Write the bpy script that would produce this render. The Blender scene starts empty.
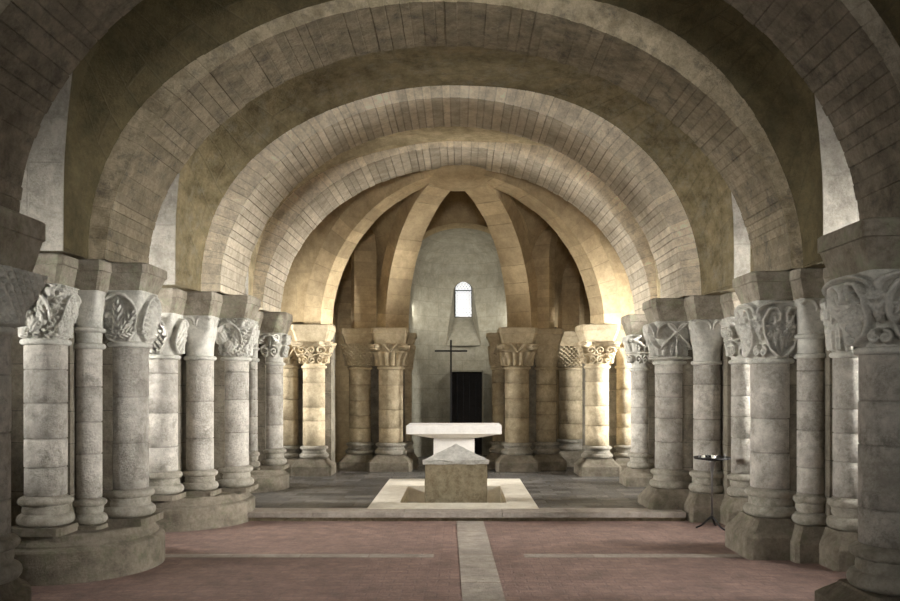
import bpy, math, random
import numpy as np
PI = math.pi
random.seed(7); np.random.seed(7)
SC = bpy.context.scene
COL = SC.collection
F = 800.0; VX = 460.0; VY = 386.0; EYE = 1.5
def X(px, d): return (px - VX) * d / F
def Hh(py, d): return EYE - (py - VY) * d / F

# ------------------------------------------------------------------ mesh helper
class MB:
    def __init__(s): s.v = []; s.f = []; s.t = []; s.uv = []; s.sm = []
    def add(s, verts, faces, tone=0.0, uv=None, smooth=False):
        b = len(s.v); s.v.extend([tuple(p) for p in verts])
        for k, f in enumerate(faces):
            s.f.append(tuple(b + i for i in f))
            s.t.append(tone[k] if isinstance(tone, (list, tuple, np.ndarray)) else tone)
            s.sm.append(smooth)
            s.uv.append([uv[i] for i in f] if uv is not None else None)
    def loft(s, rings, closed=True, cap0=False, cap1=False, tone=0.0, smooth=False, uv=None, ftone=None):
        n = len(rings[0]); V = [p for r in rings for p in r]; fs = []; tn = []
        for j in range(len(rings) - 1):
            for i in range(n if closed else n - 1):
                a = j * n + i; b = j * n + (i + 1) % n
                fs.append((a, b, b + n, a + n))
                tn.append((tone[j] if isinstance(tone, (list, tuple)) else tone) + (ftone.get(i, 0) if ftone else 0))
        if cap0: fs.append(tuple(reversed(range(n)))); tn.append(0.0)
        if cap1:
            o = (len(rings) - 1) * n; fs.append(tuple(o + i for i in range(n))); tn.append(0.0)
        s.add(V, fs, tn, uv, smooth)
    def box(s, x0, x1, y0, y1, z0, z1, tone=0.0):
        s.loft([[(x0, y0, z), (x1, y0, z), (x1, y1, z), (x0, y1, z)] for z in (z0, z1)], cap0=True, cap1=True, tone=tone)
    def lathe(s, prof, cx=0, cy=0, n=40, tone=0.0, cap0=True, cap1=True, smooth=True):
        s.loft([[(cx + r * math.cos(2 * PI * i / n), cy + r * math.sin(2 * PI * i / n), z) for i in range(n)] for r, z in prof],
               cap0=cap0, cap1=cap1, tone=tone, smooth=smooth)
    def tube(s, pts, r, n=8, smooth=True):
        P = [np.array(p, float) for p in pts]; rings = []
        for i, p in enumerate(P):
            d = P[min(i + 1, len(P) - 1)] - P[max(i - 1, 0)]; d /= np.linalg.norm(d)
            a = np.cross(d, (0, 0, 1) if abs(d[2]) < .9 else (1, 0, 0)); a /= np.linalg.norm(a); b = np.cross(d, a)
            rr = r[i] if isinstance(r, (list, tuple)) else r
            rings.append([tuple(p + rr * (a * math.cos(2 * PI * k / n) + b * math.sin(2 * PI * k / n))) for k in range(n)])
        s.loft(rings, cap0=True, cap1=True, smooth=smooth)
    def build(s, name, mat, parent=None, label=None):
        me = bpy.data.meshes.new(name); me.from_pydata(s.v, [], s.f)
        at = me.attributes.new('tone', 'FLOAT', 'FACE'); at.data.foreach_set('value', [float(t) for t in s.t])
        if any(u is not None for u in s.uv):
            ul = me.uv_layers.new(name='UVMap'); k = 0
            for f, u in zip(s.f, s.uv):
                for i in range(len(f)):
                    ul.data[k].uv = u[i] if u is not None else (0, 0); k += 1
        me.polygons.foreach_set('use_smooth', s.sm)
        me.materials.append(mat); me.update()
        o = bpy.data.objects.new(name, me); COL.objects.link(o)
        if parent is not None: o.parent = parent
        if label: o['label'] = label
        return o

def grid(mb, P, uv=None, tone=0.0, smooth=True, flip=False):
    """P: array rows x cols x 3"""
    R, C = len(P), len(P[0]); V = [tuple(p) for r in P for p in r]
    U = [tuple(q) for r in uv for q in r] if uv is not None else None
    fs = []
    for j in range(R - 1):
        for i in range(C - 1):
            a = j * C + i; q = (a, a + 1, a + C + 1, a + C)
            fs.append(q[::-1] if flip else q)
    mb.add(V, fs, tone, U, smooth)

def thing(name, label, cat, loc, group=None):
    o = bpy.data.objects.new(name, None); COL.objects.link(o); o.location = loc; o.empty_display_size = .1
    o['label'] = label; o['category'] = cat
    if group: o['group'] = group
    return o
def tag(o, label, cat, group=None):
    o['label'] = label; o['category'] = cat
    if group: o['group'] = group
    return o
def struct(o): o['kind'] = 'structure'; return o

# ------------------------------------------------------------------ materials
def stone(name, light, dark, stain=None, stain_amt=0.5, bump=0.4, brick=None, scale=1.0, rough=.92, seed=0.0, spots=.35, mortar=(.5, .45, .36), tonegain=1.0, mortar_amt=.5, bvar=.1):
    m = bpy.data.materials.new(name); m.use_nodes = True; nt = m.node_tree; N = nt.nodes; L = nt.links
    bs = N['Principled BSDF']; bs.inputs['Roughness'].default_value = rough
    bs.inputs['Specular IOR Level'].default_value = .25
    geo = N.new('ShaderNodeNewGeometry')
    mp = N.new('ShaderNodeMapping'); L.new(geo.outputs['Position'], mp.inputs['Vector']); mp.inputs['Location'].default_value = (seed, seed * .7, seed * 1.3)
    def noise(sc, det=6, ro=.6, dist=0.0):
        n = N.new('ShaderNodeTexNoise'); n.inputs['Scale'].default_value = sc * scale; n.inputs['Detail'].default_value = det
        n.inputs['Roughness'].default_value = ro; n.inputs['Distortion'].default_value = dist
        L.new(mp.outputs['Vector'], n.inputs['Vector']); return n.outputs['Fac']
    def ramp(src, a, b):
        r = N.new('ShaderNodeMapRange'); r.inputs['From Min'].default_value = a; r.inputs['From Max'].default_value = b
        r.clamp = True; L.new(src, r.inputs['Value']); return r.outputs['Result']
    def mix(fac, a, b, mode='MIX'):
        n = N.new('ShaderNodeMix'); n.data_type = 'RGBA'; n.blend_type = mode
        if isinstance(fac, float): n.inputs['Factor'].default_value = fac
        else: L.new(fac, n.inputs['Factor'])
        for k, c in (('A', a), ('B', b)):
            if isinstance(c, tuple): n.inputs[k].default_value = c + (1,)
            else: L.new(c, n.inputs[k])
        # colour sockets are index 6,7 / output 2
        return n
    def mixc(fac, a, b, mode='MIX'):
        n = N.new('ShaderNodeMix'); n.data_type = 'RGBA'; n.blend_type = mode
        if isinstance(fac, float): n.inputs[0].default_value = fac
        else: L.new(fac, n.inputs[0])
        for k, c in ((6, a), (7, b)):
            if isinstance(c, tuple): n.inputs[k].default_value = c + (1,)
            else: L.new(c, n.inputs[k])
        return n.outputs[2]
    def mul(a, k):
        n = N.new('ShaderNodeMath'); n.operation = 'MULTIPLY'; L.new(a, n.inputs[0]); n.inputs[1].default_value = k; return n.outputs[0]
    light = tuple(c * .86 for c in light); dark = tuple(c * .82 for c in dark)
    big = ramp(noise(4.6, 11, .78, .1), .38, .62)
    col = mixc(big, dark, light)
    if stain:
        st = mul(ramp(noise(6.0, 12, .82, .15), .50, .62), stain_amt)
        col = mixc(st, col, stain)
    sp = mul(ramp(noise(21, 6, .8), .53, .66), spots)
    col = mixc(sp, col, tuple(c * .42 for c in dark))
    fine = noise(42, 4, .7)
    col = mixc(mul(ramp(fine, .45, .75), .2), col, tuple(min(1, c * 1.35) for c in light))
    hgt = noise(15, 9, .78)
    bmix = N.new('ShaderNodeMath'); bmix.operation = 'MULTIPLY_ADD'; L.new(fine, bmix.inputs[0]); bmix.inputs[1].default_value = .35; L.new(hgt, bmix.inputs[2])
    height = bmix.outputs[0]
    if brick:
        bw, bh, off = brick
        uvn = N.new('ShaderNodeUVMap')
        b = N.new('ShaderNodeTexBrick'); L.new(uvn.outputs['UV'], b.inputs['Vector'])
        b.inputs['Scale'].default_value = 1; b.inputs['Brick Width'].default_value = bw; b.inputs['Row Height'].default_value = bh
        b.inputs['Mortar Size'].default_value = .008; b.inputs['Mortar Smooth'].default_value = .3; b.offset = off
        b.inputs['Color1'].default_value = (1 - bvar,) * 3 + (1,); b.inputs['Color2'].default_value = (1 + bvar, 1 + bvar * .9, 1 + bvar * .7, 1); b.inputs['Mortar'].default_value = (.9, .9, .9, 1)
        col = mixc(1.0, col, b.outputs['Color'], 'MULTIPLY')
        col = mixc(mul(b.outputs['Fac'], mortar_amt), col, mortar)
        s2 = N.new('ShaderNodeMath'); s2.operation = 'MULTIPLY_ADD'; L.new(b.outputs['Fac'], s2.inputs[0]); s2.inputs[1].default_value = -.5; L.new(height, s2.inputs[2]); height = s2.outputs[0]
    at = N.new('ShaderNodeAttribute'); at.attribute_name = 'tone'
    ad = N.new('ShaderNodeMath'); ad.operation = 'MULTIPLY_ADD'; L.new(at.outputs['Fac'], ad.inputs[0]); ad.inputs[1].default_value = tonegain; ad.inputs[2].default_value = 1
    cb = N.new('ShaderNodeCombineColor'); [L.new(ad.outputs[0], cb.inputs[i]) for i in range(3)]
    col = mixc(1.0, col, cb.outputs[0], 'MULTIPLY')
    L.new(col, bs.inputs['Base Color'])
    bp = N.new('ShaderNodeBump'); bp.inputs['Strength'].default_value = bump; bp.inputs['Distance'].default_value = .03
    L.new(height, bp.inputs['Height']); L.new(bp.outputs['Normal'], bs.inputs['Normal'])
    return m
def plain(name, c, rough=.6, metal=0.0, emit=None, es=0.0):
    m = bpy.data.materials.new(name); m.use_nodes = True; b = m.node_tree.nodes['Principled BSDF']
    b.inputs['Base Color'].default_value = c + (1,); b.inputs['Roughness'].default_value = rough; b.inputs['Metallic'].default_value = metal
    if emit: b.inputs['Emission Color'].default_value = emit + (1,); b.inputs['Emission Strength'].default_value = es
    return m

GREEN = (.30, .33, .20); SOOT = (.07, .062, .05)
M_col = stone('column_limestone', (.72, .67, .585), (.42, .385, .325), (.165, .15, .12), .65, bump=1.0)
M_colw = stone('honey_limestone', (.66, .55, .37), (.40, .315, .20), (.22, .18, .105), .6, seed=5, bump=.7)
M_cap = stone('carved_limestone', (.72, .69, .61), (.45, .43, .37), (.17, .17, .14), .5, bump=.4, seed=2)
M_capw = stone('carved_honey_limestone', (.66, .55, .37), (.44, .35, .22), (.27, .22, .13), .4, bump=.4, seed=3)
M_aba = stone('impost_stone', (.45, .395, .315), (.21, .175, .125), (.29, .33, .2), .45, seed=4, bump=.8)
M_base = stone('base_stone', (.52, .48, .40), (.28, .25, .195), (.15, .145, .10), .6, seed=6, bump=.9)
M_jamb = stone('side_arch_stone', (.66, .61, .52), (.38, .345, .285), (.18, .17, .13), .55, brick=(.8, .3, .5), seed=61, bump=.8, mortar=(.4, .36, .3), mortar_amt=.3)  # paler than the webs: aisle daylight on the jambs is put into the colour
M_plinth = stone('plinth_stone', (.32, .275, .21), (.15, .125, .09), (.115, .12, .065), .6, seed=51, bump=.9)
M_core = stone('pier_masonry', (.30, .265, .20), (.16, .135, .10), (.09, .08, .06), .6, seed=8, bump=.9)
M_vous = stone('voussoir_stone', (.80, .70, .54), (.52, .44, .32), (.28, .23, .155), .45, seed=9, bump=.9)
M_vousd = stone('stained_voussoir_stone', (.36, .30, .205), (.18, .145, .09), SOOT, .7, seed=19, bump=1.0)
M_shade = stone('shaded_voussoir_stone', (.33, .28, .21), (.155, .13, .09), (.05, .045, .035), .6, seed=41, bump=1.0)  # shade on the nearest arch is put into this darker colour
M_vousw = stone('honey_voussoir_stone', (.66, .51, .30), (.47, .35, .20), (.32, .24, .13), .4, seed=11, bump=.4)
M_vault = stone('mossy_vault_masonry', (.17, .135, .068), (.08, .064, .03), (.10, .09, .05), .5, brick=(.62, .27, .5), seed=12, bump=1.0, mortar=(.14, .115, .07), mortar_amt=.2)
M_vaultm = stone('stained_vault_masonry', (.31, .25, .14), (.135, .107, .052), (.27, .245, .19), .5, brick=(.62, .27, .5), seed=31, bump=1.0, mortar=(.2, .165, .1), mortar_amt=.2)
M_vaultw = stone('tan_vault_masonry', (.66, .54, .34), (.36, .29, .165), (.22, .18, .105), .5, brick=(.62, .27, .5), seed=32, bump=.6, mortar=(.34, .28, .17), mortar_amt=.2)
M_aps = stone('apse_vault_plaster', (.62, .48, .28), (.42, .315, .175), (.27, .205, .115), .4, brick=(.55, .28, .5), seed=13, bump=.4, mortar=(.38, .29, .17), mortar_amt=.25)
M_wall = stone('aisle_masonry', (.36, .33, .27), (.23, .21, .165), (.14, .13, .105), .4, brick=(.55, .28, .5), seed=14)
M_niche = stone('chapel_ashlar', (.47, .44, .35), (.33, .31, .235), (.24, .215, .145), .45, brick=(.52, .29, .5), seed=15, bump=.4, mortar=(.26, .235, .17), mortar_amt=.3, bvar=.06)
M_tile = stone('red_floor_tile', (.37, .245, .205), (.21, .14, .118), (.13, .098, .085), .55, brick=(.17, .10, .5), seed=16, bump=.6, rough=.6, mortar=(.22, .16, .145), mortar_amt=.4, spots=.35, bvar=.07)
M_pave = stone('grey_paving', (.20, .19, .18), (.13, .122, .115), (.08, .075, .07), .3, brick=(.42, .22, .5), seed=17, bump=.7, rough=.24, mortar=(.03, .028, .026), mortar_amt=.85, spots=.2, bvar=.4)
M_strip = stone('pale_floor_slab', (.52, .455, .385), (.33, .285, .24), (.2, .17, .14), .55, seed=18, bump=.6, rough=.65)
M_cream = stone('cream_slab', (.84, .78, .66), (.66, .59, .47), None, bump=.15, seed=20, rough=.7, spots=.1)
M_white = stone('altar_stone', (.80, .76, .71), (.72, .68, .63), None, bump=.08, seed=21, rough=.7, spots=.03)
M_tomb = stone('tomb_stone', (.50, .42, .28), (.27, .215, .13), (.15, .12, .075), .55, seed=22, bump=1.0, scale=1.6)
M_lid = stone('tomb_lid_stone', (.80, .77, .70), (.50, .48, .42), (.26, .26, .215), .4, seed=23, bump=1.0, scale=1.6)
M_iron = plain('wrought_iron', (.02, .018, .017), .55, .6)
M_steel = plain('brushed_steel', (.25, .24, .23), .4, .9)
M_wood = stone('dark_door_wood', (.030, .024, .020), (.018, .014, .012), None, bump=.2, seed=24, rough=.6)
M_glass = plain('bright_leaded_glass', (.9, .9, .9), .3, 0, (1, 1, 1), 1.05)
M_wax = plain('candle_wax', (.8, .76, .68), .5)

# ------------------------------------------------------------------ carved reliefs
def stroke(u, v, pts, w):
    d = np.full(u.shape, 9.0)
    for (a, b), (c, e) in zip(pts[:-1], pts[1:]):
        dx, dy = c - a, e - b; L2 = dx * dx + dy * dy + 1e-9
        t = np.clip(((u - a) * dx + (v - b) * dy) / L2, 0, 1)
        d = np.minimum(d, np.hypot(u - a - t * dx, v - b - t * dy))
    return np.sqrt(np.clip(1 - (d / w) ** 2, 0, 1))
def arc(cx, cy, rx, ry, a0, a1, n=14):
    return [(cx + rx * math.cos(math.radians(a0 + (a1 - a0) * i / n)), cy + ry * math.sin(math.radians(a0 + (a1 - a0) * i / n))) for i in range(n + 1)]
def spiral(cx, cy, r0, turns, a0, sg=1, n=26):
    return [(cx + r0 * (1 - .85 * i / n) * math.cos(math.radians(a0) + sg * turns * 2 * PI * i / n), cy + r0 * (1 - .85 * i / n) * math.sin(math.radians(a0) + sg * turns * 2 * PI * i / n)) for i in range(n + 1)]
def leaf(u, v, x0, y0, ang, ln, wd, veins=7):
    a = math.radians(ang); c, s = math.cos(a), math.sin(a)
    p = ((u - x0) * c + (v - y0) * s) / ln; q = (-(u - x0) * s + (v - y0) * c) / wd
    prof = np.sin(np.clip(p, 0, 1) * PI) ** .7
    body = np.clip(1 - np.abs(q) / np.maximum(prof, 1e-3), 0, 1) * ((p > 0) & (p < 1))
    h = np.sqrt(body) * (.75 + .25 * np.cos((p - np.abs(q) * .35) * veins * 2 * PI))
    h = h * np.where(np.abs(q) < .09, .45, 1)
    return np.where(body > 0, h, 0)
def relief(kind, u, v):
    h = np.zeros(u.shape); mx = np.maximum
    if kind == 'leaf_fan':
        h = mx(h, .7 * stroke(u, v, arc(0, .42, .42, .5, -60, 240), .04))
        for an, l, w in ((90, .78, .17), (52, .66, .16), (128, .66, .16), (18, .5, .14), (162, .5, .14)): h = mx(h, 1.15 * leaf(u, v, 0, .1, an, l, w, 5))
    elif kind == 'ring_basket':
        h = mx(h, stroke(u, v, arc(0, .42, .37, .44, 0, 360, 24), .05))
        ins = ((u / .36) ** 2 + ((v - .42) / .43) ** 2) < 1
        h = mx(h, np.where(ins, np.abs(np.sin((v + 1.1 * np.abs(u)) * 17)) ** .6 * .8, 0)); h = mx(h, stroke(u, v, [(0, 0), (0, .8)], .035))
        h = np.where(ins & (np.sin(u * 40) * np.sin(v * 34) > .75), h * .2, h)
    elif kind == 'interlace':
        a = np.abs(np.sin((u * 1.3 + v) * 15)); b = np.abs(np.sin((u * 1.3 - v) * 15))
        h = mx(np.where(a > .75, 1, 0), np.where(b > .75, .8, 0)) * 1.0
    elif kind == 'spiral':
        for sg in (-1, 1):
            h = mx(h, stroke(u, v, spiral(sg * .19, .36, .2, 1.6, 90, -sg), .045)); h = mx(h, stroke(u, v, spiral(sg * .26, .84, .13, 1.4, -90, sg), .035))
        h = mx(h, leaf(u, v, 0, .5, 90, .48, .1)); h = mx(h, stroke(u, v, arc(0, .5, .4, .42, 20, 160), .04))
    elif kind == 'palmette':
        for sg in (-1, 1):
            h = mx(h, stroke(u, v, [(sg * .06, .02), (sg * .26, .16), (sg * .37, .4), (sg * .37, .66), (sg * .27, .84), (sg * .14, .86), (sg * .06, .76), (sg * .08, .64), (sg * .16, .63), (sg * .18, .71)], .04))
            for an, l in ((-95, .5), (-65, .44), (-120, .4), (-35, .3)): h = mx(h, leaf(u, v, sg * .17, .62, an if sg > 0 else 180 - an, l, .075, 3))
            h = mx(h, stroke(u, v, spiral(sg * .43, .12, .09, 1.2, 90, sg), .035))
            h = mx(h, leaf(u, v, sg * .5, .3, 95 if sg > 0 else 85, .55, .08, 4))
        h = mx(h, .8 * stroke(u, v, arc(0, .8, .46, .17, 0, 180), .04)); h = mx(h, leaf(u, v, 0, .1, 90, .5, .07, 4))
    elif kind == 'acanthus':
        for k in range(-2, 3): h = mx(h, .8 * leaf(u, v, k * .2, 0, 90, .5, .11, 4))
        for k in (-1.5, -.5, .5, 1.5): h = mx(h, leaf(u, v, k * .2, .3, 90, .6, .1, 5))
        for sg in (-1, 1): h = mx(h, stroke(u, v, spiral(sg * .36, .86, .12, 1.3, -90, sg), .04))
    elif kind == 'beasts':
        for cx, cy, rx, ry, w in ((-.2, .55, .16, .25, .9), (.22, .5, .15, .28, .8), (0, .82, .13, .13, 1), (0, .25, .2, .2, .7), (-.34, .2, .1, .2, .7), (.36, .82, .1, .12, .8)):
            d = ((u - cx) / rx) ** 2 + ((v - cy) / ry) ** 2; h = mx(h, w * np.sqrt(np.clip(1 - d, 0, 1)))
        h = h * (.8 + .2 * np.sin(u * 60 + 8 * np.sin(v * 13)) * np.sin(v * 47)); h = mx(h, stroke(u, v, arc(0, .35, .38, .5, 0, 180), .035)); h = mx(h, .5 * (np.sin(u * 34 + np.sin(v * 20)) * np.sin(v * 38 + u * 9) > .2))
    elif kind == 'scroll_band':
        for k in (-.28, 0, .28): h = mx(h, stroke(u, v, spiral(k, .25, .14, 1.3, 0, 1), .035))
        h = mx(h, stroke(u, v, [(-.6, .45), (.6, .45)], .035)); h = mx(h, stroke(u, v, [(-.6, .95), (0, .62), (.6, .95)], .05)); h = mx(h, stroke(u, v, [(-.6, .75), (-.2, .95)], .04))
        for k in (-.3, 0, .3): h = mx(h, leaf(u, v, k, .48, 90, .3, .1, 4))
    elif kind == 'crossed_stems':
        h = mx(h, stroke(u, v, [(-.45, .3), (-.1, .62), (.2, .9)], .04)); h = mx(h, stroke(u, v, [(.45, .3), (.1, .62), (-.2, .9)], .04))
        for sg in (-1, 1):
            h = mx(h, stroke(u, v, arc(sg * .22, .6, .24, .34, 0, 180), .04)); h = mx(h, leaf(u, v, sg * .08, .5, -80 if sg > 0 else -100, .42, .1)); h = mx(h, leaf(u, v, sg * .3, .45, -75 if sg > 0 else -105, .4, .09))
        h = mx(h, stroke(u, v, [(0, .05), (0, .6)], .03)); h = mx(h, stroke(u, v, [(-.6, .06), (.6, .06)], .05))
    elif kind == 'vine':
        for k, sg in ((-.3, 1), (.02, -1), (.32, 1)):
            h = mx(h, stroke(u, v, spiral(k, .62, .17, 1.3, -90, sg), .04)); h = mx(h, stroke(u, v, spiral(k, .22, .16, 1.3, 90, -sg), .04))
        h = mx(h, stroke(u, v, [(-.6, .42), (-.3, .48), (0, .38), (.3, .48), (.6, .42)], .035))
        for sg in (-1, 1): h = mx(h, 1.3 * stroke(u, v, spiral(sg * .42, .9, .11, 1.2, -90, sg), .05))
    elif kind == 'tall_leaves':
        for k in (-.36, -.12, .12, .36): h = mx(h, .8 * (np.abs(u - k) < .1) * (v < .62) * np.sqrt(np.clip(1 - ((u - k) / .1) ** 2, 0, 1)))
        for sg in (-1, 1): h = mx(h, stroke(u, v, [(0, .62), (sg * .2, .95)], .05)); h = mx(h, 1.2 * stroke(u, v, spiral(sg * .42, .86, .11, 1.2, -90, sg), .05))
        h = mx(h, leaf(u, v, 0, .7, 90, .3, .09, 4))
    elif kind == 'arched_top':
        for k in (-.3, .3): h = mx(h, .7 * stroke(u, v, arc(k, .8, .26, .17, 180, 0), .04))
    elif kind == 'fan':
        for an in range(20, 161, 20): h = mx(h, leaf(u, v, 0, .02, an, .85 if 50 < an < 130 else .6, .07, 1))
    elif kind == 'lobed_leaves':
        for k in (-.36, 0, .36): h = mx(h, .9 * np.sqrt(np.clip(1 - ((u - k) / .16) ** 2 - ((v - .22) / .3) ** 2, 0, 1)) * (.8 + .2 * np.cos(u * 60)))
        for k in (-.18, .18, .5, -.5): h = mx(h, stroke(u, v, arc(k, .62, .16, .26, 0, 180), .05)); h = mx(h, leaf(u, v, k, .34, 90, .5, .1, 3))
    return h

def capital_mesh(r, hw, z0, z1, kind, depth=.032, n=144, rows=52, flare=1.5):
    ph = np.linspace(0, 2 * PI, n, endpoint=False); vv = np.linspace(0, 1, rows)
    PH, V = np.meshgrid(ph, vv)
    sm = np.clip((V - .25) / .75, 0, 1); sm = sm * sm * (3 - 2 * sm)
    e = 2 + 7 * sm; rad = r + (hw - r) * V ** flare
    c, s = np.cos(PH), np.sin(PH); den = (np.abs(c) ** e + np.abs(s) ** e) ** (1 / e)
    nx, ny = c / den, s / den
    u = ((PH + PI / 4) % (PI / 2) - PI / 4) / (PI / 4) * .5
    h = relief(kind, u, V) if kind else 0 * u
    fade = np.clip(V / .04, 0, 1) * np.clip((1 - V) / .03, 0, 1)
    D = depth * np.clip(h, 0, 1.3) ** .7 * fade
    PX = (rad + D) * nx; PY = (rad + D) * ny; PZ = z0 + (z1 - z0) * V
    mb = MB()
    rings = [[(PX[j, i], PY[j, i], PZ[j, i]) for i in range(n)] for j in range(rows)]
    mb.loft(rings, cap0=True, cap1=True, smooth=True)
    return mb
def squ(hw, z, e=14, n=48, hy=None):
    out = []
    for i in range(n):
        a = 2 * PI * (i + .5) / n; c, s = math.cos(a), math.sin(a); d = (abs(c) ** e + abs(s) ** e) ** (1 / e)
        out.append((hw * c / d, (hy or hw) * s / d, z))
    return out

def column(label, x, y, r, kind, z0=0.0, zb=.36, zs=.63, zn=1.8, zc=2.25, zt=2.5, hw=None, base='drum', warm=False, group=None, rings=(), depth=None, hwt=None):
    """z0 foot of plinth, zb foot of moulded base, zs foot of shaft, zn neck, zc top of carving, zt top of impost"""
    hw = hw or r * 1.12; hwt = hwt or hw + .055
    t = thing('column', label, 'column', (x, y, z0), group); t['kind'] = 'thing'
    mc, mk = (M_colw, M_capw) if warm else (M_col, M_cap)
    o = z0
    # shaft of stacked drums
    mb = MB(); z = zs; seg = []
    while z < zn - .02:
        hgt = min(random.uniform(.2, .42), zn - z)
        if zn - z - hgt < .12: hgt = zn - z
        seg.append((z, z + hgt)); z += hgt
    for a, b in seg:
        tn = random.uniform(-.14, .12)
        rr = r * random.uniform(.985, 1.005)
        mb.lathe([(rr - .012, a - o), (rr, a + .007 - o), (rr, (a + b) / 2 - o), (rr, b - .007 - o), (rr - .012, b - o)], n=44, tone=[-.2, tn, tn, -.2], cap0=False, cap1=False)
    mb.build('shaft', mc, t)
    # moulded base
    mb = MB(); H = zs - zb; R = r * (1.34 if r > .12 else 1.45)
    prof = []
    def tor(rc, zc_, rr, a0=-90, a1=90):
        for k in range(9):
            a = math.radians(a0 + (a1 - a0) * k / 8); prof.append((rc + rr * math.cos(a), zc_ + rr * math.sin(a)))
    t1 = H * .2; t2 = H * .13
    tor(R - t1, zb + t1, t1)
    prof += [(R - t1 * .9, zb + 2 * t1 + .005), (r + (R - r) * .28, zb + H * .52), (r + (R - r) * .2, zb + H * .62), (r + (R - r) * .35, zb + H * .68)]
    tor(r * 1.16 - t2 + .02, zb + H * .82, t2)
    prof += [(r * 1.03, zs - .012), (r * 1.0, zs)]
    mb.lathe([(a, b - o) for a, b in prof], n=48)
    mb.build('base', M_base, t)
    # plinth
    if zb > z0 + .005:
        mb = MB()
        if base == 'flared':
            q = zb - z0; hb = max(R * 1.32, r + .1); ht = R * .9
            prf = [(hb, 0), (hb, q * .55), (hb - (hb - ht) * .15, q * .62), (hb - (hb - ht) * .55, q * .78), (ht + (hb - ht) * .08, q * .93), (ht, q)]
            mb.loft([squ(h_, z_, 40) for h_, z_ in prf], cap0=True, cap1=True)
        else:
            mb.loft([squ(R * 1.03, 0, 12), squ(R * 1.03, zb - z0, 12)], cap0=True, cap1=True)
        mb.build('plinth', M_plinth, t)
    # necking ring, carved capital, impost
    mb = MB(); q = .024; mb.lathe([(r * .98, zn - q - o)] + [(r + .004 + q * math.cos(a), zn + q * math.sin(a) - o) for a in np.linspace(-PI / 2, PI / 2, 9)] + [(r * .98, zn + q - o)], n=48)
    capo = capital_mesh(r * .99, hw, zn + q - o, zc - o, kind, depth or (.4 * r if kind else 0), n=208 if r > .13 else 128, rows=68).build('capital', mk, t)
    mb.build('necking_ring', mk, capo)
    for zr in rings:
        mb = MB(); mb.lathe([(r * .9, zr - .03 - o)] + [(r * 1.02 + .03 * math.cos(a), zr + .022 * math.sin(a) - o) for a in np.linspace(-PI / 2, PI / 2, 9)] + [(r * .9, zr + .03 - o)], n=48)
        mb.build('ring_moulding', mk, capo)
    mb = MB(); ha = zt - zc
    mb.loft([squ(hw * .97, zc - o, 20), squ(hw + (hwt - hw) * .25, zc + ha * .25 - o, 20), squ(hwt - .012, zc + ha * .62 - o, 20), squ(hwt, zc + ha * .64 - o, 20), squ(hwt, zt - .012 - o, 20), squ(hwt - .012, zt - o, 20)], cap0=True, cap1=True)
    mb.build('impost', M_capw if warm else M_aba, t)
    return t

# ------------------------------------------------------------------ nave piers
class P: pass
def pier(side, px, d, wpx=None, dpx=None, r=.5, k=.2):
    p = P(); p.s = side; p.d = d; p.x = X(px, d)
    ax = abs(p.x)
    if wpx is not None:
        q = abs(wpx - VX) / F; r = (q * d - ax) / (1 + q)
    p.r = r; p.cx = side * (ax + r)
    if dpx is not None:
        q = abs(dpx - VX) / F; k = (ax + r - q * d) / (1 - q)
    p.k = k
    p.west = (p.cx, d - r); p.diag = (p.cx - side * k, d - k); p.nave = (p.x, d)
    return p
P1L = pier(-1, -23, 4.65); P1R = pier(1, 894, 5.07)
P2L = pier(-1, 128, 6.71, 46, 89); P2R = pier(1, 772, 7.21, 852, 811)
P3L = pier(-1, 234, 9.0, 160, 200); P3R = pier(1, 671, 9.36, 744, 707)
P4L = pier(-1, 272.5, 11.0, None, 252, r=.42); P4R = pier(1, 642, 11.36, r=.42)
S0 = 2.5
def core(p, name, z0=0, aw=.16):
    s = p.s; b = p.r - .06; c = max(p.k + .03, .24); a = aw
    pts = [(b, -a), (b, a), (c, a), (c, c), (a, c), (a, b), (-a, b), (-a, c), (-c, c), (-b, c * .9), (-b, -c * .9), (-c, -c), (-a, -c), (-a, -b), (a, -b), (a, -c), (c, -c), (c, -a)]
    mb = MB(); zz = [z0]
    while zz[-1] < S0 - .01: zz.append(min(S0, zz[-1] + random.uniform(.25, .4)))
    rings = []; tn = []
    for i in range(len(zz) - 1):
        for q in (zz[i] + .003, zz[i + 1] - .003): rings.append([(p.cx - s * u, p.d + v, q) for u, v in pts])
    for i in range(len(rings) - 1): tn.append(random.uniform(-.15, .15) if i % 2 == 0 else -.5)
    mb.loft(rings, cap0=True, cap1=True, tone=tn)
    return struct(mb.build(name, M_core))
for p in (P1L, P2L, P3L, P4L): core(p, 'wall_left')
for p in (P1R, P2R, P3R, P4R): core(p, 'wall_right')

# round shared plinths of the left piers
def drum(p, R, zt, label, z0=0.0):
    mb = MB()
    q = zt - z0
    mb.lathe([(R, 0), (R, q * .66), (R - .012, q * .7), (R - .05, q * .74), (R - .05, q * .78), (R - .075, q * .86), (R - .085, q * .97), (R - .1, q)], n=72, smooth=False)
    t = mb.build('round_plinth', M_plinth); t.location = (p.cx, p.d, z0)
    return tag(t, label, 'plinth', 'round plinths under the left piers')
drum(P1L, .72, .36, 'grey rounded stone plinth cut off by the lower left corner')
drum(P2L, abs(abs(P2L.cx) - 2.52), .36, 'large rounded stone plinth carrying the three near left columns')
drum(P3L, abs(abs(P3L.cx) - 2.33), .33, 'mossy rounded stone plinth left of the step')
drum(P4L, abs(abs(P4L.cx) - 2.36), .37, 'small pale round plinth on the raised floor at left', .1)

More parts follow.
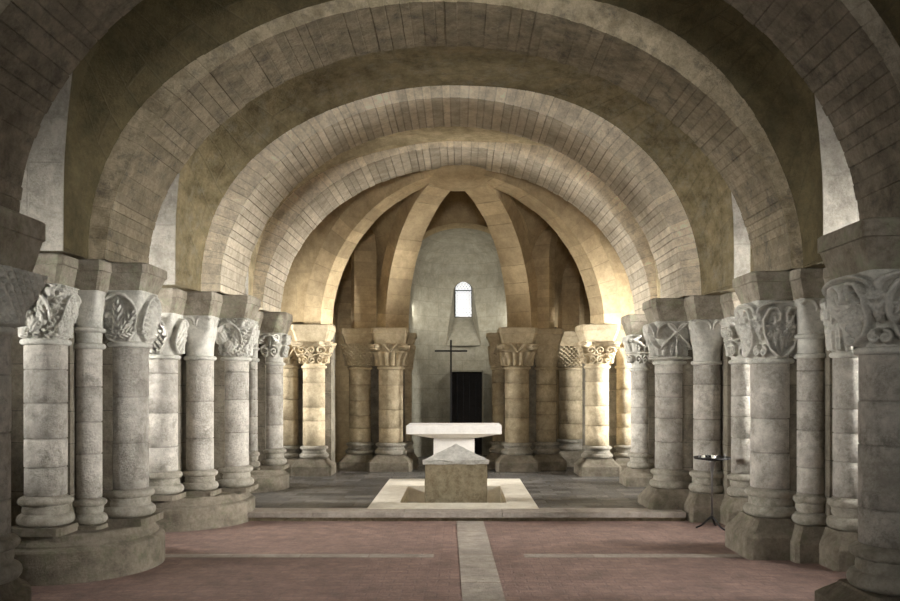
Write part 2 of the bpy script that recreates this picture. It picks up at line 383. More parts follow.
G = 'columns of the crypt'
column('massive carved column cut by the left edge of the photo', *P1L.nave, .175, 'interlace', .36, .36, .63, 1.82, 2.18, group=G, hw=.225, hwt=.275)
column('column with entwined beasts on its capital, first on the near left plinth', *P2L.west, .155, 'beasts', .36, .42, .65, 1.84, 2.28, group=G, hw=.185)
column('slender plain column with double rings on the near left plinth', *P2L.diag, .10, None, .36, .39, .6, 1.82, 2.26, group=G, hw=.135, rings=(1.95,))
column('column with broad veined leaves on its capital, last on the near left plinth', *P2L.nave, .165, 'leaf_fan', .36, .42, .65, 1.84, 2.28, group=G, hw=.195)
column('left column whose capital shows a basket weave inside a ring', *P3L.west, .18, 'ring_basket', .33, .38, .61, 1.8, 2.25, group=G, hw=.21)
column('left column with a worn nearly smooth capital, between two carved ones', *P3L.diag, .145, 'arched_top', .33, .38, .6, 1.8, 2.25, group=G, hw=.17, depth=.012)
column('left column with a pierced fragment of carving, last on the mossy plinth', *P3L.nave, .165, 'beasts', .33, .38, .61, 1.8, 2.25, group=G, hw=.195)
column('thin pale left colonnette with a ring below its top, behind the mossy plinth', *P4L.diag, .075, None, .37, .40, .62, 1.85, 2.25, group=G, hw=.11, rings=(2.0,))
column('pale left column with spiral scrolls on its capital, on the small plinth', *P4L.nave, .145, 'spiral', .37, .42, .65, 1.8, 2.22, group=G, hw=.18)
column('massive column with curling palmettes cut by the right edge of the photo', *P1R.nave, .205, 'palmette', 0, .22, .5, 1.72, 2.2, base='flared', group=G, hw=.29, hwt=.35)
column('right column with upright lobed leaves, next to the column at the right edge', *P2R.west, .15, 'lobed_leaves', 0, .3, .57, 1.76, 2.25, base='flared', group=G, hw=.17)
column('slender right column with a ring halfway up its plain capital', *P2R.diag, .115, 'arched_top', 0, .3, .57, 1.76, 2.25, base='flared', group=G, hw=.15, rings=(1.93,), depth=.02)
column('stout right column with two mirrored curled palmettes on its capital', *P2R.nave, .185, 'palmette', 0, .34, .59, 1.72, 2.25, base='flared', group=G, hw=.22)
column('right column with a sunlit spiral under its impost, behind the iron stand', *P3R.west, .135, 'vine', 0, .3, .55, 1.76, 2.25, base='flared', group=G, hw=.18)
column('right column with a smooth flaring capital, directly behind the iron stand', *P3R.diag, .15, 'arched_top', 0, .3, .55, 1.76, 2.24, base='flared', group=G, hw=.2, depth=.022)
column('right column with crossed stems on its capital, at the end of the step', *P3R.nave, .185, 'crossed_stems', 0, .32, .54, 1.77, 2.24, base='flared', group=G, hw=.225)
column('right column with a band of scrolls around its capital, past the step', *P4R.nave, .155, 'scroll_band', .1, .34, .56, 1.73, 2.22, base='flared', group=G, hw=.2)
# apse
def acol(label, px, d, r, kind, **k):
    d0 = dict(z0=.1, zb=.36, zs=.56, zn=1.8, zc=2.2, zt=2.46, base='flared', warm=True, group=G); d0.update(k)
    return column(label, X(px, d), d, r, kind, **d0)
A = (X(322, 12.7), 12.7); B = (X(396, 13.4), 13.4); Cc = (X(517, 13.4), 13.4); D = (X(598, 12.7), 12.7)
acol('apse column with a fan shaped capital, half behind the pale scroll column', 288, 12.75, .165, 'fan', hw=.2)
acol('left apse column with a deeply cut vine capital and a wide impost', 314, 12.7, .175, 'vine', hw=.25)
acol('apse column with a small latticed capital left of the altar', 360, 13.5, .185, 'interlace', hw=.235)
acol('apse column with plain leaf capital just left of the altar', 391, 13.4, .205, 'tall_leaves', hw=.26, hwt=.3)
acol('dark slim column on the chapel side of the left altar pier', 406, 13.72, .1, 'acanthus', hw=.13, zt=2.4)
acol('slim column with a leaf capital at the right chapel corner', 499, 13.72, .12, 'leaf_fan', hw=.16, zt=2.4)
acol('apse column with plain tall leaves just right of the altar', 517, 13.4, .205, 'tall_leaves', hw=.27, hwt=.32)
acol('dim apse column with pointed leaf capital right of the altar pier', 546, 13.6, .18, 'leaf_fan', hw=.22, depth=.015)
acol('shadowed wall column with a woven lattice capital, deep in the ambulatory', 571, 14.25, .215, 'interlace', hw=.25)
acol('bright half sunlit apse column with a vine capital', 597, 12.7, .185, 'vine', hw=.25, hwt=.31)
acol('sunlit plain column squeezed behind the bright vine capital', 624, 12.85, .14, 'arched_top', hw=.17)
def acore(cx, cy, hx, hy, name):
    mb = MB(); zz = [.1]
    while zz[-1] < S0 - .01: zz.append(min(S0, zz[-1] + random.uniform(.25, .4)))
    for a, b in zip(zz[:-1], zz[1:]): mb.box(cx - hx, cx + hx, cy - hy, cy + hy, a + .002, b - .002, random.uniform(-.15, .15))
    return struct(mb.build(name, M_core))
acore(-2.42, 13.0, .36, .2, 'wall_left'); acore(-1.3, 13.75, .36, .2, 'wall_left'); acore(1.22, 13.75, .42, .2, 'wall_right'); acore(2.42, 13.0, .4, .2, 'wall_right')

# ------------------------------------------------------------------ transverse arches
def voussoirs(mb, fn, n, jit=.25, sub=2, jt=-.2, va=(-.17, .13), gd=.015, ft=None):
    """fn(t) -> ring of section points for t in 0..1; n stones with recessed joints"""
    cut = np.cumsum(np.random.uniform(1 - jit, 1 + jit, n)); cut = np.concatenate([[0], cut]) / cut[-1]
    for a, b in zip(cut[:-1], cut[1:]):
        tn = random.uniform(*va); w = (b - a); g = min(.09 * w, .0009)
        ins = random.uniform(.0, .01)
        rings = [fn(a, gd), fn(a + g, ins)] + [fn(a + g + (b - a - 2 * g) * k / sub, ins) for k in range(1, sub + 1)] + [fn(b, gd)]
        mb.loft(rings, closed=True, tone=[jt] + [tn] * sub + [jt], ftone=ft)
def tarch(label, pl, pr, dep, rise, th, n, mat, fwd=0.0, xl=None, xr=None):
    xl = pl.x if xl is None else xl; xr = pr.x if xr is None else xr
    cx = (xl + xr) / 2; a = (xr - xl) / 2
    def fn(t, ins):
        ph = PI * (1 - t); c, s = math.cos(ph), math.sin(ph)
        # even out stone length along the ellipse
        yl = pl.d + (pr.d - pl.d) * (c + 1) / 2
        ai, bi = a + ins, rise + ins; ao, bo = a + th, rise + th
        y0, y1 = yl - dep / 2 + fwd, yl + dep / 2 + fwd
        return [(cx + ai * c, y0 + ins * .5, S0 + bi * s), (cx + ai * c, y1 - ins * .5, S0 + bi * s), (cx + ao * c, y1 - ins * .5, S0 + bo * s), (cx + ao * c, y0 + ins * .5, S0 + bo * s)]
    mb = MB(); voussoirs(mb, fn, n, jt=-.03 if mat in (M_vousd, M_shade) else -.25, va=(-.12, .1) if mat in (M_vousd, M_shade) else (-.2, .12), gd=.011 if mat in (M_vousd, M_shade) else .014, ft={3: 1.15 if mat is M_vousd else .6})  # camera-facing faces toned paler: light on the arch fronts is put into colour
    return tag(mb.build('transverse_arch', mat), label, 'arch', 'round arches spanning the nave')
P0L = P(); P0L.x = -2.75; P0L.d = 2.2; P0R = P(); P0R.x = 2.75; P0R.d = 2.5
RISE = 2.14; TH = .34
tarch('dark nearest stone arch cut by the top corners of the photo', P1L, P1R, .8, RISE, TH, 72, M_shade, .05)
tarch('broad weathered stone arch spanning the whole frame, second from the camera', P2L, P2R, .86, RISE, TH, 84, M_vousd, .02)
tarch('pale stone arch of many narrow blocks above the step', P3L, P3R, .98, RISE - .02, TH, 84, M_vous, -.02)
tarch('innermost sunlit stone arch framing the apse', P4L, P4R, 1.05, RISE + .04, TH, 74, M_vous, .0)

# ------------------------------------------------------------------ nave vault with side openings
TB = .125   # how far the vault stands behind the arches
kn = {-1: [(-4, -2.86), (P1L.d, P1L.x - .14), (P2L.d, P2L.x - .14), (P3L.d, P3L.x - .16), (P4L.d, P4L.x - .14), (12.0, P4L.x - .14)],
      1: [(-4, 2.86), (P1R.d, P1R.x + .12), (P2R.d, P2R.x + .12), (P3R.d, P3R.x + .12), (P4R.d, P4R.x + .12), (12.0, P4R.x + .12)]}
def wx(side, d): q = kn[side]; return float(np.interp(d, [a for a, b in q], [b for a, b in q]))
VR = RISE + .12
opens = {-1: [(.6, 3.2), (P1L.d + .58, P2L.d - P2L.r - .34), (P2L.d + .6, P3L.d - P3L.r - .5), (P3L.d + .7, P4L.d - .75)],
         1: [(.6, 3.4), (P1R.d + .6, P2R.d - P2R.r - .32), (P2R.d + .6, P3R.d - P3R.r - .6), (P3R.d + .75, P4R.d - .75)]}
def half_vault(mb, mj, side, lo=-4, hi=11.75):
    ds = set(np.arange(-4, 11.81, .2).round(3)); ds.update((11.75, round(lo, 3), round(hi, 3)))
    for a, b in opens[side]: ds.update(np.linspace(a, b, 17).round(4))
    ds = sorted(ds)
    def hop(d):
        for a, b in opens[side]:
            if a - 1e-4 <= d <= b + 1e-4:
                q = (2 * d - a - b) / (b - a); return 1.02 + .55 * math.sqrt(max(0, 1 - q * q))
        return 0.0
    piers = [q for q, _ in kn[side][1:5]]
    def ex(d):      # the webs stand upright beside the side arches and follow the round arches at the piers
        best = 0.0
        for a, b in opens[side]:
            if a <= d <= b: return 3.9
            q = min((p_ for p_ in piers if (p_ > b) == (d > b)), key=lambda p_: abs(p_ - (b if d > b else a)), default=None)
            if q is None: continue
            edge = b if d > b else a
            if min(edge, q) <= d <= max(edge, q):
                f = max(0, 1 - abs(d - edge) / max(.05, abs(q - edge) - .38)); best = max(best, f * f * (3 - 2 * f))
        return 2 + 1.9 * best
    def vx(d, h):   # vault surface x at height h above spring
        e = ex(d); return wx(side, d) * max(0, 1 - (h / VR) ** e) ** (1 / e)
    NS = 30
    def colm(d, h0):
        e = ex(d); p0 = math.asin(min(1, (h0 / VR) ** (e / 2))); out = []; uv = []
        for i in range(NS + 1):
            ph = p0 + (PI / 2 - p0) * i / NS
            out.append((wx(side, d) * max(0, math.cos(ph)) ** (2 / e), d, S0 + VR * math.sin(ph) ** (2 / e))); uv.append((d, ph * 2.5))
        return out, uv
    for d0, d1 in zip(ds[:-1], ds[1:]):
        mid = (d0 + d1) / 2; op = hop(mid) > 0
        if not lo <= mid <= hi: continue
        h0, h1 = (hop(d0), hop(d1)) if op else (0, 0)
        if op and h0 == 0: h0 = 1.02
        if op and h1 == 0: h1 = 1.02
        a, ua = colm(d0, h0); b, ub = colm(d1, h1)
        grid(mb, [a, b], [ua, ub], flip=side > 0)
    for a, b in opens[side]:
        if not lo <= (a + b) / 2 <= hi: continue
        out = [(a, 0), (a, .34), (a, .68), (a, 1.02)] + [(a + (b - a) * k / 16, hop(a + (b - a) * k / 16)) for k in range(1, 16)] + [(b, 1.02), (b, .68), (b, .34), (b, 0)]
        r0 = [(vx(d, h), d, S0 + h) for d, h in out]; r1 = [(side * 3.55, d, S0 + h) for d, h in out]
        L = np.cumsum([0] + [math.hypot(out[i + 1][0] - out[i][0], out[i + 1][1] - out[i][1]) for i in range(len(out) - 1)])
        grid(mj, [r0, r1], [[(l, 0) for l in L], [(l, .7) for l in L]], flip=side < 0)
    # undersides above the piers, between the openings
    ed = [-4] + [q for ab in opens[side] for q in ab] + [11.75]
    for a, b in zip(ed[::2], ed[1::2]):
        if not lo <= a < hi: continue
        n = 8; dd = np.linspace(a, b, n)
        grid(mb, [[(wx(side, d), d, S0) for d in dd], [(side * 3.6, d, S0) for d in dd]], [[(d, 0) for d in dd], [(d, 1.2) for d in dd]], smooth=False)
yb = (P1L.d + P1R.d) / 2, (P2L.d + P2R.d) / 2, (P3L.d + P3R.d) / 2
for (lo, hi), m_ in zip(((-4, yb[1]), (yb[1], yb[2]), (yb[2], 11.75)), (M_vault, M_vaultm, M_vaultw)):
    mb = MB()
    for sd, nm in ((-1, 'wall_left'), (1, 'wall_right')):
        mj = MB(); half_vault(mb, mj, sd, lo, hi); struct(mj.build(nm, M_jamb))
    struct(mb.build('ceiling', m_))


# ------------------------------------------------------------------ apse ribs and vault
CR = (-.03, 11.85); ZC = 4.68
def rib(label, end, w, n, mat=M_vousw, zs=2.46, top=ZC - .06):
    e = np.array(end); c = np.array(CR); dv = c - e; L = np.linalg.norm(dv); dv /= L; nv = np.array((-dv[1], dv[0]))
    def fn(t, ins):
        ph = t * PI / 2; s_, z_ = math.cos(ph), math.sin(ph)
        def pt(off, dn):
            b = c - dv * (L + off) * s_
            q = b + nv * dn
            return (q[0], q[1], zs + (top - zs + off) * z_)
        hw = w / 2 - ins * .4
        return [pt(ins, -hw), pt(ins, hw), pt(.32, hw), pt(.32, -hw)]
    mb = MB(); voussoirs(mb, fn, n, .3, 3)
    return tag(mb.build('apse_rib', mat), label, 'rib', 'ribs of the apse vault')
rib('honey coloured stone rib rising from the left vine capital', (X(327, 12.7), 12.7), .36, 15)
rib('honey coloured stone rib left of the chapel opening', (X(396, 13.4) + .02, 13.4), .44, 13)
rib('honey coloured stone rib right of the chapel opening', (X(519, 13.4), 13.4), .46, 13)
rib('honey coloured stone rib rising from the sunlit vine capital', (X(597, 12.7), 12.7), .42, 15)
mb = MB(); mb.lathe([(.66, ZC + .03), (.52, ZC - .08), (.36, ZC - .135), (.18, ZC - .16), (.0005, ZC - .165)], CR[0], CR[1] + .3, n=40, cap1=False)
tag(mb.build('keystone', M_vousw), 'round stone crown where the apse ribs meet', 'keystone')
mb = MB()
ends = [np.array(q) for q in ((-2.7, 11.85), (X(327, 12.7), 12.7), (X(396, 13.4), 13.4), (X(519, 13.4), 13.4), (X(597, 12.7), 12.7), (2.7, 11.85))]
c0 = np.array(CR)
for k in range(5):
    e0, e1 = ends[k], ends[k + 1]; rows = []; uvs = []
    smax = 2.15 if k in (0, 4) else (2.2 if k in (1, 3) else 1.9)
    for s_ in np.linspace(.04, smax, 44):
        R = 2.5 + (ZC - .0 - 2.5) * math.sqrt(max(0, 1 - min(s_, 1) ** 2)) + .03
        top = ZC + .06 + (.2 * s_ if k == 2 else 0)
        row = []; ur = []
        for t in np.concatenate([-np.cos(np.linspace(0, PI, 29))]):
            q = c0 + s_ * (e0 * (1 - t) / 2 + e1 * (1 + t) / 2 - c0)
            row.append((q[0], q[1], R + (top - R) * max(0, 1 - abs(t) ** 2.1) ** .5)); ur.append((s_ * 2.2, t * 1.5))
        rows.append(row); uvs.append(ur)
    grid(mb, rows, uvs)
struct(mb.build('ceiling', M_aps))
# ambulatory arches standing on the outer columns of the altar piers
def amb(label, x, d, x1, d1, w, px_top):
    e = np.array((x, d)); f = np.array((x1, d1)); dv = (f - e); L = np.linalg.norm(dv); dv /= L; nv = np.array((-dv[1], dv[0])); m = (e + f) / 2; a = L / 2
    def fn(t, ins):
        # stilted: straight rise then a round head
        if t < .35: off, z, o2 = -a, 2.46 + t / .35 * 1.2, (1, 0)
        elif t > .65: off, z, o2 = a, 2.46 + (1 - t) / .35 * 1.2, (1, 0)
        else:
            ph = PI * (1 - (t - .35) / .3); off, z, o2 = a * math.cos(ph), 3.66 + px_top * math.sin(ph), (abs(math.cos(ph)), math.sin(ph))
        sg = -1 if t < .5 else 1
        def pt(th, dn): q = m + dv * (off + sg * th * o2[0]) + nv * dn; return (q[0], q[1], z + th * o2[1])
        return [pt(ins, -w / 2), pt(ins, w / 2), pt(.22, w / 2), pt(.22, -w / 2)]
    mb = MB(); voussoirs(mb, fn, 26, .2, 2)
    return tag(mb.build('ambulatory_arch', M_vousw), label, 'arch', 'narrow arches across the ambulatory')
amb('narrow tall arch seen edge-on between the two left apse ribs', X(362, 13.6), 13.62, X(350, 14.5), 14.45, .38, .5)
amb('narrow shaded arch seen edge-on right of the chapel rib', X(546, 13.6), 13.62, X(571, 14.4), 14.45, .34, .5)

# ------------------------------------------------------------------ chapel niche with window and door
NX = .03; NR = 1.03; NY = 15.1; ND = 1.25; SPZ = 3.42
WXC = .07
def ny(x): return NY + ND * math.sqrt(max(0, 1 - ((x - NX) / NR) ** 2))
xs = sorted(set([NX + NR * math.cos(a) for a in np.linspace(0, PI, 41)] + [-.18, .45] + list(WXC + .21 * np.cos(np.linspace(0, PI, 13))) + [WXC - .36, WXC + .36, WXC - .285, WXC + .285]))
arcl = np.cumsum([0] + [math.hypot(xs[i + 1] - xs[i], ny(xs[i + 1]) - ny(xs[i])) for i in range(len(xs) - 1)])
mb = MB()
def wcol(x, u, z0, z1, n=8): return [(x, ny(x), z0 + (z1 - z0) * i / n) for i in range(n + 1)], [(u, z0 + (z1 - z0) * i / n) for i in range(n + 1)]
WA = 3.42
def etop(x):
    q = abs(x - WXC)
    return WA + math.sqrt(max(0, .21 ** 2 - q * q)) if q <= .21 else max(2.32, 2.32 + (.36 - q) / .15 * (WA - 2.32))
for i in range(len(xs) - 1):
    x0, x1 = xs[i], xs[i + 1]; m = (x0 + x1) / 2; u0, u1 = arcl[i], arcl[i + 1]
    zb = 1.785 if -.18 < m < .45 else .1
    if abs(m - WXC) < .36:
        a0 = etop(x0); a1 = etop(x1)
        for (p0, p1) in (((zb, 2.32), (zb, 2.32)), ((a0, 3.75), (a1, 3.75))):
            a, ua = wcol(x0, u0, *p0); b, ub = wcol(x1, u1, *p1); grid(mb, [a, b], [ua, ub])
    else:
        a, ua = wcol(x0, u0, zb, 3.75); b, ub = wcol(x1, u1, zb, 3.75); grid(mb, [a, b], [ua, ub])
# half dome: from z 3.42 the wall follows the straight part up to 3.75 at the back only
rows = []; uvs = []
for j in range(16):
    th = PI / 2 * j / 15 * .999
    rows.append([(NX + NR * math.cos(a) * math.cos(th), NY + ND * math.sin(a) * math.cos(th), 3.75 + .74 * math.sin(th)) for a in np.linspace(PI, 0, 41)])
    uvs.append([(a * 1.1, 3.75 + th) for a in np.linspace(0, PI, 41)])
grid(mb, rows, uvs)
# splayed window embrasure
def wring(hw, zsill, zsp, y=None, n=14, hb=None):
    hb = hb or hw
    pts = [(WXC - hb, zsill), (WXC - (hw + hb) / 2, (zsill + zsp) / 2), (WXC - hw, zsp)] + [(WXC - hw * math.cos(a), zsp + hw * math.sin(a)) for a in np.linspace(0, PI, n)[1:-1]] + [(WXC + hw, zsp), (WXC + (hw + hb) / 2, (zsill + zsp) / 2), (WXC + hb, zsill)]
    return [(x, ny(x) if y is None else y, z) for x, z in pts]
o_, i_ = wring(.21, 2.32, WA, hb=.36), wring(.178, 2.93, 3.50, NY + ND + .3)
nn = len(o_)
mb.add(o_ + i_, [(k, (k + 1) % nn, nn + (k + 1) % nn, nn + k) for k in range(nn)], 0.0, [(k * .1, 0) for k in range(nn)] + [(k * .1, .5) for k in range(nn)])
struct(mb.build('wall_back', M_niche))
# window
wy = NY + ND + .3
w = thing('window_1', 'small round-headed leaded window glowing white in the chapel wall', 'window', (0, 0, 0)); w['kind'] = 'structure'
mb = MB(); r_ = wring(.172, 2.935, 3.50, wy - .02); mb.add(r_, [tuple(range(len(r_)))]); mb.build('window_pane', M_glass, w)
mb = MB(); r_ = wring(.172, 2.935, 3.50, wy - .035); mb.tube(r_ + [r_[0]], .011, 6); mb.tube([(WXC - .17, wy - .035, 3.48), (WXC + .17, wy - .035, 3.48)], .012, 6); mb.build('window_frame', M_iron, w)
mb = MB()
for k in range(-8, 14):
    for sg in (1, -1):
        # diagonal leads clipped to the light
        pts = []
        for q in np.linspace(-.165, .165, 23):
            z = 2.935 + k * .09 + sg * q * 1.45
            top = 3.50 + math.sqrt(max(0, .165 ** 2 - q * q))
            if 2.94 < z < top: pts.append((WXC + q, wy - .028, z))
        if len(pts) > 1: mb.tube([pts[0], pts[-1]], .0045, 4)
mb.build('lead_lattice', M_iron, w)
# door
dr = thing('door_1', 'low dark wooden door in the chapel wall behind the cross', 'door', (.135, 16.3, .1)); dr['kind'] = 'structure'
mb = MB()
for k in range(5): mb.box(-.315 + k * .126 + .002, -.315 + (k + 1) * .126 - .002, .12, .16, 0, 1.685)
mb.build('door_leaf', M_wood, dr)
mb = MB(); mb.box(-.33, -.315, -.22, .2, 0, 1.7); mb.box(.315, .33, -.32, .2, 0, 1.7); mb.box(-.33, .33, -.32, .2, 1.685, 1.72); mb.build('door_frame', M_niche, dr)
mb = MB(); mb.tube([(.25, .1, .85), (.25, .07, .85), (.25, .07, .95), (.25, .1, .95)], .008, 6); mb.build('door_handle', M_iron, dr)

# chapel front wall: arch opening + soffit, and the ambulatory back walls
mb = MB(); FY = 14.6
ZA = 3.42
def hole(x):
    q = (x - NX) / NR
    return 3.72 + .76 * math.sqrt(max(0, 1 - q * q)) if abs(q) < 1 else .1
hx = [NX - NR * math.cos(a) for a in np.linspace(0, PI, 33)]
for i in range(32):
    grid(mb, [[(hx[i], FY, hole(hx[i])if 0 < i else 3.72), (hx[i], FY, 5.4)], [(hx[i + 1], FY, hole(hx[i + 1]) if i < 31 else 3.72), (hx[i + 1], FY, 5.4)]],
         [[(hx[i], hole(hx[i]) if i > 0 else 3.72), (hx[i], 5.4)], [(hx[i + 1], hole(hx[i + 1]) if i < 31 else 3.72), (hx[i + 1], 5.4)]], smooth=False)
for x0, x1 in ((-5.2, NX - NR), (NX + NR, 5.2)):
    grid(mb, [[(x0, FY, .1), (x0, FY, 5.4)], [(x1, FY, .1), (x1, FY, 5.4)]], [[(x0, .1), (x0, 5.4)], [(x1, .1), (x1, 5.4)]], smooth=False)
ol = [(NX - NR, .1), (NX - NR, 1.5), (NX - NR, 3.0)] + [(hx[i], hole(hx[i]) if 0 < i < 32 else 3.72) for i in range(33)] + [(NX + NR, 3.0), (NX + NR, 1.5), (NX + NR, .1)]
grid(mb, [[(x, FY, z) for x, z in ol], [(x, NY, z) for x, z in ol]], [[(FY, k * .12) for k in range(len(ol))], [(NY, k * .12) for k in range(len(ol))]], smooth=False)
struct(mb.build('wall_back', M_aps))

# ------------------------------------------------------------------ aisles: outer walls with windows, ceilings
AX = 5.2
WINY = {-1: [1.6, 5.0, 7.2, 9.5, 11.7], 1: [1.6, 5.5, 7.65, 9.85, 11.7]}
wn = 2
for side, nm in ((-1, 'wall_left'), (1, 'wall_right')):
    mb = MB(); ys = [-4] + [q for y in WINY[side] for q in (y - .3, y + .3)] + [FY]
    W0, W1 = 1.35, 2.75
    for i in range(len(ys) - 1):
        seg = [(0, 5.4)] if i % 2 == 0 else [(0, W0), (W1, 5.4)]
        for z0, z1 in seg:
            grid(mb, [[(side * AX, ys[i], z0), (side * AX, ys[i], z1)], [(side * AX, ys[i + 1], z0), (side * AX, ys[i + 1], z1)]], [[(ys[i], z0), (ys[i], z1)], [(ys[i + 1], z0), (ys[i + 1], z1)]], smooth=False)
    for y in WINY[side]:   # reveals
        r0 = [(side * AX, y - .3, W0), (side * AX, y + .3, W0), (side * AX, y + .3, W1), (side * AX, y - .3, W1)]
        r1 = [(side * (AX + .4), *p[1:]) for p in r0]
        mb.loft([r0, r1], closed=True)
    struct(mb.build(nm, M_wall))
    for y in WINY[side]:
        mb = MB(); mb.box(*sorted((side * (AX + .4), side * (AX + .42))), y - .3, y + .3, W0, W1); o = struct(mb.build('window_%d' % wn, M_glass)); wn += 1
        mb = MB()
        mb.box(*sorted((side * (AX + .36), side * (AX + .39))), y - .015, y + .015, W0, W1)
        for z in (1.7, 2.05, 2.4): mb.box(*sorted((side * (AX + .36), side * (AX + .39))), y - .3, y + .3, z - .012, z + .012)
        mb.build('window_bars', M_iron, o)
    # aisle barrel vault
    mb = MB(); mid = side * 4.35; rows = []
    for a in np.linspace(0, PI, 17): rows.append([(mid - side * .85 * math.cos(a), d, 3.0 + 1.15 * math.sin(a)) for d in (-4, 4, 8, 12, FY)])
    grid(mb, rows, [[(d, k * .16) for d in (-4, 4, 8, 12, FY)] for k in range(17)])
    grid(mb, [[(side * 3.5, d, 4.25) for d in (-4, FY)], [(side * AX, d, 4.25) for d in (-4, FY)]], [[(d, 0) for d in (-4, FY)], [(d, 2) for d in (-4, FY)]], smooth=False)
    mb2 = MB()
    grid(mb2, [[(side * 3.4, d, 4.3) for d in (-4, 11.8)], [(side * AX, d, 4.3) for d in (-4, 11.8)]], [[(d, 0) for d in (-4, 11.8)], [(d, 2) for d in (-4, 11.8)]], smooth=False)
    struct(mb2.build('ceiling', M_wall))
# west wall behind the camera
mb = MB(); grid(mb, [[(-AX, -4, 0), (-AX, -4, 5.4)], [(AX, -4, 0), (AX, -4, 5.4)]], [[(-AX, 0), (-AX, 5.4)], [(AX, 0), (AX, 5.4)]], smooth=False); struct(mb.build('wall_front', M_wall))
mb = MB(); mb.box(-.6, .4, -3.99, -3.95, 1.8, 3.6); o = struct(mb.build('window_%d' % wn, M_glass))  # added unseen pane on the solid wall, to go with the west fill
mb = MB(); [mb.box(*q) for q in ((-.65, -.6, -4, -3.92, 1.75, 3.65), (.4, .45, -4, -3.92, 1.75, 3.65), (-.6, .4, -4, -3.92, 3.6, 3.65), (-.6, .4, -4, -3.92, 1.75, 1.8), (-.115, -.085, -3.95, -3.93, 1.8, 3.6))]; mb.build('window_frame', M_iron, o)
# roof cover over everything
mb = MB(); mb.box(-5.3, 5.3, -4.1, 16.9, 5.4, 5.5); struct(mb.build('ceiling', M_wall))

# ------------------------------------------------------------------ floors
STEP = 8.87
def slab(mb, x0, x1, y0, y1, z0, z1):
    V = [(x0, y0), (x1, y0), (x1, y1), (x0, y1)]
    v = [(a, b, z1) for a, b in V] + [(a, b, z0) for a, b in V]
    mb.add(v, [(0, 1, 2, 3), (4, 5, 1, 0), (5, 6, 2, 1), (6, 7, 3, 2), (7, 4, 0, 3)], 0.0, [(p[1], p[0]) if False else (p[0], p[1] + p[2]) for p in v])
mb = MB(); slab(mb, -AX, AX, -4, 9.6, -.1, 0); struct(mb.build('floor', M_tile))
PX0, PX1, PY0, PY1 = -1.06, .90, 9.1, 12.04
mb = MB()
slab(mb, -2.6, PX0, STEP + .3, 16.8, -.09, .1); slab(mb, PX1, 2.5, STEP + .3, 16.8, -.09, .1); slab(mb, PX0, PX1, PY1, 16.8, -.09, .1); slab(mb, PX0, PX1, STEP + .3, PY0, -.09, .1)
slab(mb, -AX, -2.6, 9.6, 16.8, -.09, .1); slab(mb, 2.5, AX, 9.6, 16.8, -.09, .1)
struct(mb.build('floor', M_pave))
# step edge: stone nosing slabs on a riser
mb = MB(); x = -2.6
while x < 2.49:
    w_ = min(random.uniform(.7, 1.1), 2.5 - x)
    if 2.5 - x - w_ < .3: w_ = 2.5 - x
    mb.box(x + .003, x + w_ - .003, STEP - .03, STEP + .3, .045, .103, random.uniform(-.12, .1)); x += w_
t = thing('step', 'low stone step with a worn pale nosing across the nave', 'step', (0, 0, 0))
mb.build('nosing', M_strip, t)
mb = MB(); mb.box(-2.6, 2.5, STEP + .01, STEP + .3, 0, .045); mb.build('riser', M_tomb, t)
# pale slab strip let into the tile floor along the nave
mb = MB(); y = -4.0
def cxs(y): return .035 + .0 * y + (.21 - .035) * 1.0 if False else None
def sx(py, px): d = F * EYE / (py - VY); return X(px, d), d
xa, da = sx(522, 470); xb, db = sx(601, 484)
def ctr(d): return xa + (xb - xa) * (d - da) / (db - da)
while y < STEP:
    L_ = min(random.uniform(.7, 1.2), STEP - y)
    c_a, c_b = ctr(y), ctr(y + L_); tn = random.uniform(-.1, .1)
    mb.add([(c_a - .15, y + .004, .004), (c_a + .15, y + .004, .004), (c_b + .15, y + L_ - .004, .004), (c_b - .15, y + L_ - .004, .004)], [(0, 1, 2, 3)], tn)
    y += L_
struct(mb.build('trim_1', M_strip))
mb = MB(); x = -3.2; d = F * EYE / (556 - VY)  # paler crosswise band of flat pieces just above the tiles
while x < 3.2:
    L_ = random.uniform(.5, .9)
    if not (-.1 < x + L_ / 2 - ctr(d) < .1): mb.add([(x, d - .07, .003), (x + L_ - .006, d - .07, .003), (x + L_ - .006, d + .07, .003), (x, d + .07, .003)], [(0, 1, 2, 3)], random.uniform(-.1, .1))
    x += L_
struct(mb.build('trim_2', M_strip))

# ------------------------------------------------------------------ tomb surround, tomb, altar
t = thing('tomb_surround', 'cream stone frame around the sunken tomb, lit white in patches', 'surround', (0, 0, .1))
QX0, QX1, QY0, QY1 = -.72, .56, 9.55, 11.15
def sl(x0, x1, y0, y1): mb = MB(); mb.box(x0 + .002, x1 - .002, y0 + .002, y1 - .002, -.1, .006); mb.build('slab', M_cream, t)
sl(PX0, PX1, PY0, QY0); sl(PX0, QX0, QY0, 10.35); sl(PX0, QX0, 10.35, QY1); sl(QX1, PX1, QY0, 10.35); sl(QX1, PX1, 10.35, QY1); sl(PX0, PX1, QY1, 11.5); sl(PX0, PX1, 11.5, PY1)
mb = MB(); z0, z1 = -.26, -.1
mb.add([(QX0, QY0, z0), (QX1, QY0, z0), (QX1, QY1, z0), (QX0, QY1, z0), (QX0, QY0, z1), (QX1, QY0, z1), (QX1, QY1, z1), (QX0, QY1, z1)], [(0, 1, 2, 3), (0, 4, 5, 1), (1, 5, 6, 2), (2, 6, 7, 3), (3, 7, 4, 0)])
mb.build('pit_lining', M_cream, t)

